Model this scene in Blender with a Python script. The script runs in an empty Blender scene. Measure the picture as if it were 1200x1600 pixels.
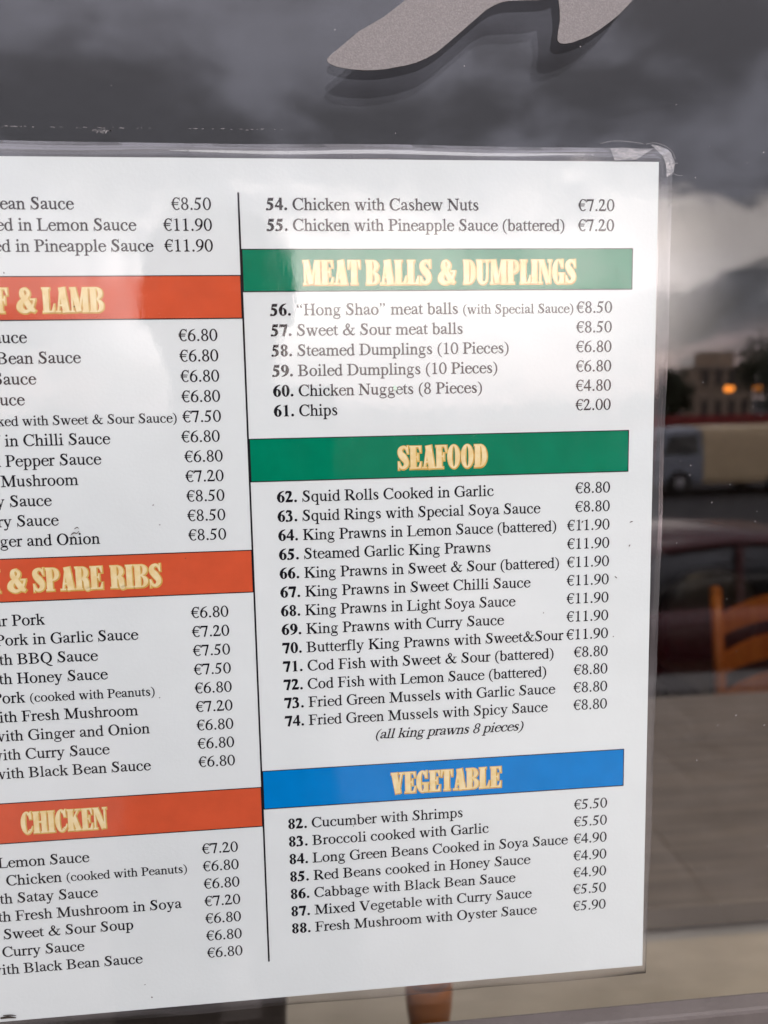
import bpy, bmesh, math, random
from mathutils import Matrix, Vector
random.seed(7)
SC = bpy.context.scene
COL = SC.collection
R = math.radians
CAM_D, CAM_Z = 0.28835, 1.5          # distance of the lens to the glass, height of the lens (metres)

SKY_A, SKY_B = (0.0, 0.0, 0.0), (3.1, 1.7, 0.4)     # where in the cloud noise we stand
GLOW, BAND, ZEN, SUN, LAMP = 7.8, 1.95, 2.3, .72, 12.5   # sunset gap, light band along the horizon, brightening overhead, veiled sun, room lamp

# ------------------------------------------------------------------ camera
yaw, pitch, roll = R(5.6328), R(-7.2464), R(-1.1387)
fwd = Vector((math.sin(yaw) * math.cos(pitch), math.cos(yaw) * math.cos(pitch), math.sin(pitch)))
rgt = Vector((math.cos(yaw), -math.sin(yaw), 0)); upv = rgt.cross(fwd)
cx_ = rgt * math.cos(roll) + upv * math.sin(roll); cy_ = -rgt * math.sin(roll) + upv * math.cos(roll)
CAM_M = Matrix.Translation((0, -CAM_D, CAM_Z)) @ Matrix((cx_, cy_, -fwd)).transposed().to_4x4()
cd = bpy.data.cameras.new('camera'); cam = bpy.data.objects.new('camera', cd); COL.objects.link(cam)
cam.matrix_world = CAM_M
cd.sensor_fit = 'AUTO'; cd.sensor_width = 36; cd.lens = 1311.26 / 1600 * 36
cd.clip_start = 0.01; cd.clip_end = 2000
cd.dof.use_dof = True; cd.dof.focus_distance = 0.293; cd.dof.aperture_fstop = 10.5
SC.camera = cam

# ------------------------------------------------------------------ sky: broken dusk clouds with a lit gap low over the street
W = bpy.data.worlds.new('World'); SC.world = W; W.use_nodes = True
nt = W.node_tree; N = nt.nodes; N.clear(); K = nt.links
def nd(t, **kw):
    n = N.new(t)
    for k, v in kw.items(): setattr(n, k, v)
    return n
def mth(op, a, b=None, clamp=False):
    n = nd('ShaderNodeMath', operation=op, use_clamp=clamp)
    for i, v in enumerate((a, b)):
        if v is None: continue
        if isinstance(v, (int, float)): n.inputs[i].default_value = v
        else: K.new(v, n.inputs[i])
    return n.outputs[0]
def sstep(v, lo, hi):
    n = nd('ShaderNodeMapRange', interpolation_type='SMOOTHSTEP'); K.new(v, n.inputs[0])
    n.inputs[1].default_value = lo; n.inputs[2].default_value = hi
    return n.outputs[0]
geo = nd('ShaderNodeTexCoord'); sep = nd('ShaderNodeSeparateXYZ'); K.new(geo.outputs['Generated'], sep.inputs[0])
def noise(scale, loc, stretch, detail=6, rough=.55, dist=.3):
    m = nd('ShaderNodeMapping'); m.inputs['Location'].default_value = loc; m.inputs['Scale'].default_value = stretch
    K.new(geo.outputs['Generated'], m.inputs[0])
    n = nd('ShaderNodeTexNoise'); n.inputs['Scale'].default_value = scale; n.inputs['Detail'].default_value = detail
    n.inputs['Roughness'].default_value = rough; n.inputs['Distortion'].default_value = dist
    K.new(m.outputs[0], n.inputs['Vector']); return n.outputs['Fac']
z = sep.outputs['Z']
nA = noise(4.2, SKY_A, (1, 1, 1.9), 5, .5, .6); nB = noise(8.0, SKY_B, (1, 1, 2.2), 8, .62, .7)
cloud = mth('ADD', mth('MULTIPLY', nA, .68), mth('MULTIPLY', nB, .32))
lit = sstep(cloud, .40, .62)                                        # thin parts of the cloud deck
ramp = nd('ShaderNodeMix', data_type='RGBA'); K.new(lit, ramp.inputs[0])
ramp.inputs[6].default_value = (.43, .385, .41, 1); ramp.inputs[7].default_value = (1.0, .95, 1.10, 1)
deck = nd('ShaderNodeMix', data_type='RGBA', blend_type='MULTIPLY'); deck.inputs[0].default_value = 1   # an overcast sky is about three times as bright overhead as low down
K.new(ramp.outputs[2], deck.inputs[6]); K.new(mth('ADD', 1, mth('MULTIPLY', sstep(z, .25, .95), ZEN)), deck.inputs[7])
zj = mth('ADD', z, mth('MULTIPLY', mth('SUBTRACT', nB, .5), .22))   # ragged lower and upper rim of the gap
band = mth('MULTIPLY', sstep(zj, .105, .135), mth('SUBTRACT', 1, sstep(zj, .19, .235)))
wisp = mth('MULTIPLY', mth('SUBTRACT', 1, sstep(z, .03, .10)), sstep(nB, .40, .56))
dg = nd('ShaderNodeVectorMath', operation='DOT_PRODUCT'); K.new(geo.outputs['Generated'], dg.inputs[0])
dg.inputs[1].default_value = Vector((.10, -1, .09)).normalized()
glow = sstep(dg.outputs['Value'], .92, .992)
low = mth('MULTIPLY', mth('SUBTRACT', 1, sstep(zj, .16, .25)), mth('MULTIPLY', glow, sstep(z, -.03, .13)))
amt = mth('ADD', mth('MULTIPLY', band, BAND), mth('MULTIPLY', low, GLOW))
warm = nd('ShaderNodeMix', data_type='RGBA', blend_type='MULTIPLY'); warm.inputs[0].default_value = 1
warm.inputs[6].default_value = (1.0, .875, .82, 1); K.new(amt, warm.inputs[7])
sky = nd('ShaderNodeTexSky', sky_type='NISHITA', sun_disc=False, sun_elevation=R(58), sun_rotation=R(200))
skm = nd('ShaderNodeMix', data_type='RGBA', blend_type='MULTIPLY'); skm.inputs[0].default_value = 1
K.new(sky.outputs[0], skm.inputs[6]); skm.inputs[7].default_value = (.02, .02, .02, 1)
ad = nd('ShaderNodeMix', data_type='RGBA', blend_type='ADD'); ad.inputs[0].default_value = 1
K.new(deck.outputs[2], ad.inputs[6]); K.new(warm.outputs[2], ad.inputs[7])
ad2 = nd('ShaderNodeMix', data_type='RGBA', blend_type='ADD'); ad2.inputs[0].default_value = 1
K.new(ad.outputs[2], ad2.inputs[6]); K.new(skm.outputs[2], ad2.inputs[7])
pk_ = nd('ShaderNodeMix', data_type='RGBA', blend_type='MULTIPLY'); pk_.inputs[0].default_value = 1; pk_.inputs[6].default_value = (1.5, .95, .82, 1); K.new(wisp, pk_.inputs[7])
ad3 = nd('ShaderNodeMix', data_type='RGBA', blend_type='ADD'); ad3.inputs[0].default_value = 1
K.new(ad2.outputs[2], ad3.inputs[6]); K.new(pk_.outputs[2], ad3.inputs[7])
bg = nd('ShaderNodeBackground'); K.new(ad3.outputs[2], bg.inputs[0]); bg.inputs[1].default_value = 1.0
K.new(bg.outputs[0], nd('ShaderNodeOutputWorld').inputs[0])

# ------------------------------------------------------------------ veiled sun over the street, high behind the photographer
sl = bpy.data.lights.new('sun', 'SUN'); sl.energy = SUN; sl.angle = R(25); sl.color = (1, .98, .96)
so = bpy.data.objects.new('sun', sl); COL.objects.link(so)
so.rotation_euler = Vector((-.10, .53, -.84)).to_track_quat('-Z', 'Y').to_euler(); so.location = (1, -5, 8)

SC.view_settings.view_transform = 'Standard'; SC.view_settings.look = 'None'
SC.view_settings.exposure = 0; SC.view_settings.gamma = 1; SC.view_settings.use_curve_mapping = False
SC.cycles.max_bounces = 7; SC.cycles.use_adaptive_sampling = True; SC.cycles.adaptive_threshold = .02; SC.cycles.transparent_max_bounces = 32; SC.cycles.glossy_bounces = 6
SC.cycles.use_denoising = True; SC.cycles.sample_clamp_indirect = 6

# ------------------------------------------------------------------ materials
PRINT = {'paper', 'black_ink', 'heading_gold', 'heading_cream', 'print_green', 'print_orange', 'print_blue'}   # sealed under film: no gloss of their own
def mat(name, col, rough=.6, var=0.0, scale=20.0, bump=0.0, bscale=80.0, metal=0.0, col2=None, spec=.5, stretch=(1, 1, 1), coat=0.0, emit=None, detail=4, lo=.35, hi=.65):
    m = bpy.data.materials.new(name); m.use_nodes = True; t = m.node_tree; b = t.nodes['Principled BSDF']
    b.inputs['Roughness'].default_value = rough; b.inputs['Metallic'].default_value = metal
    b.inputs['Specular IOR Level'].default_value = 0.0 if name in PRINT else spec; b.inputs['Coat Weight'].default_value = coat
    b.inputs['Base Color'].default_value = (*col, 1)
    tc = t.nodes.new('ShaderNodeTexCoord'); mp = t.nodes.new('ShaderNodeMapping'); t.links.new(tc.outputs['Object'], mp.inputs[0]); mp.inputs['Scale'].default_value = stretch
    if var or col2:
        n = t.nodes.new('ShaderNodeTexNoise'); n.inputs['Scale'].default_value = scale; n.inputs['Detail'].default_value = detail; t.links.new(mp.outputs[0], n.inputs['Vector'])
        r = t.nodes.new('ShaderNodeMapRange'); t.links.new(n.outputs['Fac'], r.inputs[0]); r.inputs[1].default_value = lo; r.inputs[2].default_value = hi
        x = t.nodes.new('ShaderNodeMix'); x.data_type = 'RGBA'; t.links.new(r.outputs[0], x.inputs[0])
        c2 = col2 or tuple(min(1, c * (1 + var)) for c in col); c1 = col if col2 else tuple(c * (1 - var) for c in col)
        x.inputs[6].default_value = (*c1, 1); x.inputs[7].default_value = (*c2, 1); t.links.new(x.outputs[2], b.inputs['Base Color'])
    if bump:
        n = t.nodes.new('ShaderNodeTexNoise'); n.inputs['Scale'].default_value = bscale; t.links.new(mp.outputs[0], n.inputs['Vector'])
        u = t.nodes.new('ShaderNodeBump'); u.inputs['Strength'].default_value = bump; u.inputs['Distance'].default_value = .002
        t.links.new(n.outputs['Fac'], u.inputs['Height']); t.links.new(u.outputs[0], b.inputs['Normal'])
    if emit: b.inputs['Emission Color'].default_value = (*emit[0], 1); b.inputs['Emission Strength'].default_value = emit[1]
    return m
def clear(name, f0, rough=0.0, milk=0.0, bump=None, tint=(1, 1, 1), milkcol=(.8, .8, .8), smear=0.0):
    """clear sheet: straight-through light plus a mirror of the surroundings by Fresnel, optionally a little milky"""
    m = bpy.data.materials.new(name); m.use_nodes = True; t = m.node_tree; t.nodes.clear(); k = t.links.new; A = t.nodes.new
    lw = A('ShaderNodeLayerWeight'); lw.inputs['Blend'].default_value = .5
    p = A('ShaderNodeMath'); p.operation = 'POWER'; k(lw.outputs['Facing'], p.inputs[0]); p.inputs[1].default_value = 5
    q = A('ShaderNodeMath'); q.operation = 'MULTIPLY_ADD'; k(p.outputs[0], q.inputs[0]); q.inputs[1].default_value = 1 - f0; q.inputs[2].default_value = f0
    tr = A('ShaderNodeBsdfTransparent'); tr.inputs[0].default_value = (*tint, 1)
    base = tr.outputs[0]
    if milk:
        df = A('ShaderNodeBsdfDiffuse'); df.inputs[0].default_value = (*milkcol, 1); mx = A('ShaderNodeMixShader'); mx.inputs[0].default_value = milk
        tc = A('ShaderNodeTexCoord'); n = A('ShaderNodeTexNoise'); n.inputs['Scale'].default_value = 90; k(tc.outputs['Object'], n.inputs['Vector'])
        v = A('ShaderNodeMath'); v.operation = 'MULTIPLY'; k(n.outputs['Fac'], v.inputs[0]); v.inputs[1].default_value = milk * 2; k(v.outputs[0], mx.inputs[0])
        k(base, mx.inputs[1]); k(df.outputs[0], mx.inputs[2]); base = mx.outputs[0]
    gl = A('ShaderNodeBsdfGlossy'); gl.inputs['Roughness'].default_value = rough
    if smear:                                   # wiped streaks and finger marks
        tc = A('ShaderNodeTexCoord'); mp = A('ShaderNodeMapping'); mp.inputs['Rotation'].default_value = (0, R(55), 0); mp.inputs['Scale'].default_value = (70, 1, 11); k(tc.outputs['Object'], mp.inputs[0])
        n = A('ShaderNodeTexNoise'); n.inputs['Scale'].default_value = 1; n.inputs['Detail'].default_value = 5; n.inputs['Roughness'].default_value = .7; k(mp.outputs[0], n.inputs['Vector'])
        r = A('ShaderNodeMapRange'); k(n.outputs['Fac'], r.inputs[0]); r.inputs[1].default_value = .45; r.inputs[2].default_value = .75; r.inputs[3].default_value = rough * .6; r.inputs[4].default_value = smear; k(r.outputs[0], gl.inputs['Roughness'])
    if bump:
        tc = A('ShaderNodeTexCoord'); prev = None
        for sc, st, dist, strc in bump:
            mp = A('ShaderNodeMapping'); mp.inputs['Scale'].default_value = strc; k(tc.outputs['Object'], mp.inputs[0])
            n = A('ShaderNodeTexNoise'); n.inputs['Scale'].default_value = sc; n.inputs['Detail'].default_value = 3; k(mp.outputs[0], n.inputs['Vector'])
            u = A('ShaderNodeBump'); u.inputs['Strength'].default_value = st; u.inputs['Distance'].default_value = dist; k(n.outputs['Fac'], u.inputs['Height'])
            if prev: k(prev, u.inputs['Normal'])
            prev = u.outputs[0]
        k(prev, gl.inputs['Normal'])
    ms = A('ShaderNodeMixShader'); k(q.outputs[0], ms.inputs[0]); k(base, ms.inputs[1]); k(gl.outputs[0], ms.inputs[2])
    k(ms.outputs[0], A('ShaderNodeOutputMaterial').inputs[0])
    return m

# ------------------------------------------------------------------ mesh helpers
class MB:
    def __init__(s): s.v = []; s.f = []
    def add(s, vs, fs):
        o = len(s.v); s.v.extend(tuple(v) for v in vs); s.f.extend(tuple(o + i for i in f) for f in fs); return s
    def box(s, x0, x1, y0, y1, z0, z1):
        return s.add([(x, y, z) for x in (x0, x1) for y in (y0, y1) for z in (z0, z1)], [(0, 1, 3, 2), (4, 6, 7, 5), (0, 4, 5, 1), (2, 3, 7, 6), (0, 2, 6, 4), (1, 5, 7, 3)])
    def bbox(s, x0, x1, y0, y1, z0, z1, b):
        bm = bmesh.new(); bmesh.ops.create_cube(bm, size=1)
        for v in bm.verts: v.co = ((x0 + x1) / 2 + v.co.x * (x1 - x0), (y0 + y1) / 2 + v.co.y * (y1 - y0), (z0 + z1) / 2 + v.co.z * (z1 - z0))
        bmesh.ops.bevel(bm, geom=bm.edges[:], offset=b, segments=2, affect='EDGES', profile=.6)
        bm.verts.index_update(); s.add([v.co for v in bm.verts], [[v.index for v in f.verts] for f in bm.faces]); bm.free(); return s
    def tube(s, pts, rad, n=10):
        P3 = [Vector(p) for p in pts]; rs = rad if isinstance(rad, (list, tuple)) else [rad] * len(P3); vs = []; fs = []
        for i, p in enumerate(P3):
            d = (P3[min(i + 1, len(P3) - 1)] - P3[max(i - 1, 0)]).normalized(); a = d.orthogonal().normalized() if i == 0 else (a - d * a.dot(d)).normalized(); b = d.cross(a)
            vs += [p + (a * math.cos(2 * math.pi * k / n) + b * math.sin(2 * math.pi * k / n)) * rs[i] for k in range(n)]
        for i in range(len(P3) - 1):
            for k in range(n): fs.append((i * n + k, i * n + (k + 1) % n, (i + 1) * n + (k + 1) % n, (i + 1) * n + k))
        fs += [tuple(range(n))[::-1], tuple(range((len(P3) - 1) * n, len(P3) * n))]
        return s.add(vs, fs)
    def lathe(s, prof, c=(0, 0, 0), n=20):
        vs = [(c[0] + r * math.cos(2 * math.pi * k / n), c[1] + r * math.sin(2 * math.pi * k / n), c[2] + z) for r, z in prof for k in range(n)]
        fs = [(i * n + k, i * n + (k + 1) % n, (i + 1) * n + (k + 1) % n, (i + 1) * n + k) for i in range(len(prof) - 1) for k in range(n)]
        return s.add(vs, fs + [tuple(range(n))[::-1], tuple(range((len(prof) - 1) * n, len(prof) * n))])
    def plate(s, poly, y0, y1):          # outline in x,z given a thickness in y
        n = len(poly); vs = [(x, y0, z) for x, z in poly] + [(x, y1, z) for x, z in poly]
        return s.add(vs, [tuple(range(n)), tuple(range(n, 2 * n))[::-1]] + [(i, i + n, (i + 1) % n + n, (i + 1) % n) for i in range(n)])
    def build(s, name, m, parent=None, smooth=False, org=(0, 0, 0)):
        me = bpy.data.meshes.new(name); o3 = Vector(org)
        me.from_pydata([tuple(Vector(v) - o3) for v in s.v], [], s.f)
        me.materials.append(m)
        if smooth: me.shade_smooth()
        o = bpy.data.objects.new(name, me); COL.objects.link(o)
        if parent: o.parent = parent
        else: o.location = org
        return o
def tag(o, label=None, cat=None, group=None, kind=None):
    for k, v in (('label', label), ('category', cat), ('group', group), ('kind', kind)):
        if v: o[k] = v
    return o
def thing(name, loc, label, cat, group=None, rz=0):
    o = bpy.data.objects.new(name, None); COL.objects.link(o); o.location = loc; o.rotation_euler.z = rz; o.empty_display_size = .1
    return tag(o, label, cat, group)

# ------------------------------------------------------------------ lettering
# every glyph is drawn from pen strokes in 1/1000 of the type size
def cat_rom(p, n=5):
    out = []
    for i in range(len(p) - 1):
        a = p[i - 1] if i else p[i]; b = p[i]; c = p[i + 1]; d = p[i + 2] if i + 2 < len(p) else c
        for k in range(n):
            t = k / n; t2 = t * t; t3 = t2 * t
            out.append(tuple(.5 * (2 * b[j] + (c[j] - a[j]) * t + (2 * a[j] - 5 * b[j] + 4 * c[j] - d[j]) * t2
                             + (3 * b[j] - a[j] - 3 * c[j] + d[j]) * t3) for j in range(3)))
    out.append(tuple(p[-1]))
    return out
def strip(pts, g):
    vs = []; n = len(pts)
    for i, (x, y, w) in enumerate(pts):
        a = pts[max(i - 1, 0)]; b = pts[min(i + 1, n - 1)]
        dx, dy = b[0] - a[0], b[1] - a[1]; l = math.hypot(dx, dy) or 1; dx /= l; dy /= l
        e = -g if i == 0 else (g if i == n - 1 else 0)
        h = w / 2 + g
        vs.append((x + dx * e - dy * h, y + dy * e + dx * h)); vs.append((x + dx * e + dy * h, y + dy * e - dx * h))
    return vs, [(2 * i, 2 * i + 1, 2 * i + 3, 2 * i + 2) for i in range(n - 1)]
def S(*p): return [('S', p)]
def L(x0, y0, x1, y1, w): return [('L', ((x0, y0, w), (x1, y1, w)))]
def P(*p): return [('P', p)]
def Dt(x, y, r): return [('D', x, y, r)]
def arc(cx, cy, rx, ry, tk, tn, a0, a1): return [('A', cx, cy, rx, ry, tk, tn, a0, a1)]
def ring(cx, cy, rx, ry, tk, tn): return arc(cx, cy, rx, ry, tk, tn, 0, 360)
def stem(x, y0, y1, w=80): return L(x, y0, x, y1, w)
def ser(x0, x1, y, d=1):
    m = (x0 + x1) / 2; h = (x1 - x0) * .27
    return P((x0, y), (x1, y), (x1, y + 17 * d), (m + h, y + 46 * d), (m - h, y + 46 * d), (x0, y + 17 * d))
def flag(x, t, w=80):
    return P((x - w / 2 - 74, t - 46), (x + w / 2 - 4, t), (x + w / 2, t - 10), (x + w / 2, t - 95), (x - w / 2, t - 95), (x - w / 2, t - 60), (x - w / 2 - 74, t - 62))
def mesh_glyph(shapes, g=0.0):
    V = []; F = []; lay = [0]
    def put(vs, fs):                     # each stroke lies a few microns over the one before
        o = len(V); V.extend((a, b, lay[0]) for a, b in vs); lay[0] += 1; F.extend(tuple(o + i for i in f) for f in fs)
    for s in shapes:
        k = s[0]
        if k == 'S': put(*strip(cat_rom(s[1]), g))
        elif k == 'L': put(*strip(s[1], g))
        elif k == 'P':
            put(list(s[1]), [tuple(range(len(s[1])))])
            if g:
                n = len(s[1])
                for i in range(n):
                    a, b = s[1][i], s[1][(i + 1) % n]
                    if a != b: put(*strip(((a[0], a[1], 0), (b[0], b[1], 0)), g))
        elif k == 'D':
            n = 14; put([(s[1] + (s[3] + g) * math.cos(6.28319 * i / n), s[2] + (s[3] + g) * math.sin(6.28319 * i / n)) for i in range(n)], [tuple(range(n))])
        elif k == 'A':
            _, cx, cy, rx, ry, tk, tn, a0, a1 = s; n = max(8, int(abs(a1 - a0) / 12)); vs = []
            for i in range(n + 1):
                a = math.radians(a0 + (a1 - a0) * i / n); c, q = math.cos(a), math.sin(a)
                vs += [(cx + (rx + g) * c, cy + (ry + g) * q), (cx + (rx - tk - g) * c, cy + (ry - tn - g) * q)]
            put(vs, [(2 * i, 2 * i + 1, 2 * i + 3, 2 * i + 2) for i in range(n)])
    return V, F
def digits(t, h):
    b = t > 100; d = {}
    d['0'] = ring(250, 331, 226, 345, t, h)
    d['1'] = stem(255, 0, 640, t * .95) + P((100, 580), (255 + t * .47, 676), (255 + t * .47, 560), (255 - t * .4, 590), (100, 602)) + ser(115, 398, 0)
    d['2'] = S((48, 490, h), (95, 600, t * .75), (200, 676 - t * .42, t * .8), (312, 585, t), (318, 470, t), (250, 310, t * .7), (150, 170, t * .5), (45, 45, h * 1.2)) + P((28, 0), (422, 0), (478, 145), (455, 150), (400, t * .95), (130, t * .95), (28, 20))
    d['3'] = S((50, 520, h), (110, 620, t * .7), (200, 676 - t * .4, t * .75), (300, 590, t * .9), (300, 480, t * .8), (160, 365, h)) + S((170, 375, h), (290, 340, t * .7), (345, 210, t), (310, 70, t * .85), (180, 20, h * 1.3), (70, 30, t * .6)) + Dt(70, 35, t * .45)
    d['4'] = stem(335, 0, 676, t * .9) + L(30, 205, 330, 650, h * 1.1) + P((12, 160), (474, 160), (474, 160 + 64 + (t - 80) * .4), (12, 160 + 64 + (t - 80) * .4))
    d['5'] = P((150, 662), (415, 662), (440, 690), (400, 662 - t), (145, 662 - t)) + L(165, 655, 95, 370, h * 1.1) + S((85, 375, t * .7), (210, 375, t * .85), (320, 290, t * 1.05), (335, 160, t), (250, 45, t * .65), (130, 18, h * 1.1), (60, 40, t * .5)) + Dt(62, 38, t * .42)
    d['6'] = ring(255, 207, 214, 221, t, h) + S((85, 210, t), (120, 410, t), (240, 580, t * .65), (440, 672, h * .5))
    d['7'] = P((40, 662), (450, 662), (450, 640), (400, 662 - t), (85, 662 - t), (22, 500), (2, 508)) + L(415, 640, 235, -8, t * .85)
    d['8'] = ring(250, 506, 172 + (t - 80) * .3, 170, t * .85, h) + ring(250, 172, 202, 186, t * .95, h)
    d['9'] = [(s[0], tuple((500 - x, 662 - y, w) for x, y, w in s[1])) if s[0] == 'S' else (s[0], 500 - s[1], 662 - s[2]) + s[3:] for s in d['6']]
    d['.'] = Dt(125, 42 + (t - 80) * .3, 52 + (t - 80) * .32)
    return d
def body_font():
    W = 82; C = 104; h = 34; g = {}
    top = lambda x0, x1: ser(x0, x1, 662, -1)
    mid = lambda x0, x1: ser(x0, x1, 450, -1)
    arch = lambda x, e: S((x + 30, 325, 28), (x + 95, 398, 40), (x + 170, 420, 66), (e - 14, 370, W), (e, 280, W), (e, 150, W), (e, 0, W))
    g['a'] = S((80, 335, 66), (110, 415, 52), (190, 440, 38), (285, 410, 66), (318, 320, W), (318, 200, W), (320, 105, W), (340, 45, 62), (385, 38, 44), (438, 72, 26)) + Dt(84, 335, 42) + S((318, 268, 26), (180, 215, 44), (85, 150, 74), (80, 90, 80), (130, 42, 66), (210, 46, 44), (318, 112, 26))
    g['b'] = stem(113, 20, 650, W) + flag(113, 683) + arc(262, 222, 206, 238, 94, 34, -142, 142)
    g['c'] = arc(250, 225, 226, 236, 96, 34, 48, 312) + Dt(362, 340, 46) + S((380, 60, 30), (400, 90, 26), (412, 130, 22))
    g['d'] = arc(240, 222, 214, 238, 94, 34, 38, 322) + stem(383, 0, 650, W) + flag(383, 683) + P((383, -5), (491, 30), (491, 46), (420, 60))
    g['e'] = arc(240, 225, 216, 236, 94, 34, 8, 308) + L(60, 275, 424, 275, 32) + S((365, 50, 32), (400, 90, 26), (418, 150, 20))
    g['f'] = stem(144, 0, 520, 84) + S((144, 500, 84), (152, 590, 76), (200, 655, 52), (290, 660, 46)) + Dt(318, 632, 44) + L(21, 433, 309, 433, 34) + ser(20, 280, 0)
    g['g'] = ring(225, 300, 158, 160, 66, 30) + L(330, 415, 470, 415, 40) + S((160, 170, 30), (112, 112, 48), (150, 58, 60), (320, 40, 74), (415, -5, 70)) + ring(240, -98, 212, 120, 46, 40)
    g['h'] = stem(113, 0, 650, W) + flag(113, 683) + arch(113, 383) + ser(9, 222, 0) + ser(280, 487, 0)
    g['i'] = stem(140, 0, 420, W) + flag(140, 460) + ser(16, 262, 0) + Dt(134, 625, 54)
    g['k'] = stem(115, 0, 650, W) + flag(115, 683) + L(150, 225, 385, 432, 36) + L(230, 310, 425, 15, 90) + mid(272, 470) + ser(7, 222, 0) + ser(310, 505, 0)
    g['l'] = stem(140, 0, 650, W) + flag(140, 683) + ser(19, 260, 0)
    g['m'] = stem(119, 0, 420, W) + flag(119, 460) + arch(119, 389) + arch(389, 659) + ser(16, 225, 0) + ser(285, 492, 0) + ser(555, 765, 0)
    g['n'] = stem(119, 0, 420, W) + flag(119, 460) + arch(119, 385) + ser(16, 225, 0) + ser(285, 487, 0)
    g['o'] = ring(250, 225, 222, 236, 94, 34)
    g['p'] = stem(120, -200, 420, W) + flag(120, 460) + arc(268, 222, 204, 238, 94, 34, -142, 142) + ser(5, 240, -217)
    g['q'] = arc(238, 222, 214, 238, 94, 34, 38, 322) + stem(383, -200, 450, W) + ser(265, 488, -217)
    g['r'] = stem(116, 0, 420, W) + flag(116, 460) + ser(5, 245, 0) + S((150, 330, 28), (190, 395, 40), (240, 425, 60), (285, 428, 60)) + Dt(294, 412, 46)
    g['s'] = S((325, 330, 24), (275, 425, 36), (190, 440, 46), (105, 390, 72), (118, 300, 88), (210, 235, 100), (300, 150, 90), (290, 60, 66), (195, 22, 44), (105, 40, 36), (52, 145, 22))
    g['t'] = S((112, 430, W), (112, 250, W), (112, 120, W), (140, 48, 64), (195, 35, 44), (272, 72, 24)) + L(13, 433, 260, 433, 34) + P((71, 420), (153, 420), (153, 579), (142, 579), (80, 480), (14, 440), (14, 425))
    g['u'] = S((108, 440, W), (108, 280, W), (112, 130, W), (150, 55, 70), (220, 40, 56), (300, 75, 36), (345, 125, 28)) + stem(379, 0, 440, W) + P((8, 450), (149, 450), (149, 418), (8, 432)) + P((275, 450), (420, 450), (420, 418), (275, 432)) + P((379, -5), (482, 30), (482, 46), (418, 60))
    g['v'] = L(95, 440, 258, 10, 92) + L(262, 0, 408, 440, 36) + mid(15, 215) + mid(335, 480)
    g['w'] = L(95, 440, 235, 10, 90) + L(240, 0, 362, 400, 36) + L(352, 440, 490, 10, 90) + L(496, 0, 628, 440, 36) + mid(15, 205) + mid(265, 440) + mid(560, 702)
    g['x'] = L(105, 440, 395, 10, 92) + L(390, 435, 80, 15, 36) + mid(17, 215) + mid(300, 468) + ser(10, 165, 0) + ser(275, 480, 0)
    g['y'] = L(90, 440, 262, 30, 92) + S((408, 440, 36), (330, 220, 36), (235, -40, 38), (180, -150, 52), (95, -170, 60)) + Dt(78, -160, 46) + mid(12, 212) + mid(335, 478)
    g['B'] = stem(162, 0, 662, C) + L(17, 645, 310, 645, 34) + L(160, 345, 330, 345, 34) + L(17, 17, 330, 17, 34) + arc(310, 500, 240, 162, 104, 34, -90, 90) + arc(330, 176, 270, 176, 110, 34, -90, 90)
    g['C'] = arc(368, 331, 342, 345, 116, 38, 42, 318) + P((590, 676), (612, 676), (620, 440), (600, 440), (585, 520)) + S((590, 70, 30), (615, 100, 26), (636, 140, 20))
    g['D'] = stem(162, 0, 662, C) + L(16, 645, 320, 645, 34) + L(16, 17, 320, 17, 34) + arc(318, 331, 368, 331, 116, 34, -90, 90)
    g['F'] = stem(158, 0, 662, C) + L(12, 645, 525, 645, 36) + P((500, 662), (528, 662), (544, 510), (522, 510), (505, 600)) + L(160, 348, 410, 348, 36) + P((395, 348), (405, 250), (426, 250), (426, 445), (405, 445)) + ser(12, 300, 0)
    g['G'] = arc(372, 331, 342, 345, 116, 38, 42, 300) + P((590, 676), (612, 676), (620, 440), (600, 440), (585, 520)) + stem(598, 40, 300, 100) + ser(465, 712, 332, -1) + S((540, 30, 40), (600, 50, 40), (648, 70, 20))
    g['H'] = stem(160, 0, 662, C) + stem(562, 0, 662, C) + L(160, 345, 560, 345, 36) + ser(19, 302, 0) + ser(420, 703, 0) + top(19, 302) + top(420, 703)
    g['K'] = stem(165, 0, 662, C) + L(200, 310, 575, 640, 42) + L(290, 400, 610, 15, 122) + ser(28, 305, 0) + top(28, 305) + top(430, 698) + ser(450, 723, 0)
    g['L'] = stem(158, 0, 662, C) + top(12, 310) + L(12, 17, 565, 17, 36) + P((540, 0), (566, 0), (598, 180), (576, 180), (540, 60))
    g['M'] = L(150, 20, 150, 640, 42) + stem(732, 0, 662, C) + L(185, 640, 440, 40, 112) + L(440, 25, 700, 640, 42) + ser(12, 285, 0) + ser(597, 863, 0) + top(12, 225) + top(690, 863)
    g['N'] = L(128, 20, 128, 640, 42) + L(592, 20, 592, 640, 42) + L(130, 640, 580, 40, 112) + ser(12, 245, 0) + top(12, 190) + top(475, 707)
    g['O'] = ring(361, 331, 327, 345, 118, 38)
    g['Q'] = ring(361, 331, 327, 345, 118, 38) + S((330, -5, 50), (430, -90, 70), (560, -150, 70), (695, -165, 26))
    g['P'] = stem(158, 0, 662, C) + L(16, 645, 310, 645, 34) + L(160, 325, 310, 325, 34) + arc(305, 485, 237, 177, 110, 34, -90, 90) + ser(16, 300, 0)
    g['R'] = stem(158, 0, 662, C) + L(16, 645, 310, 645, 34) + L(160, 325, 310, 325, 34) + arc(305, 485, 245, 177, 110, 34, -90, 90) + ser(16, 300, 0) + L(320, 330, 585, 15, 118) + ser(500, 660, 0)
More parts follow.
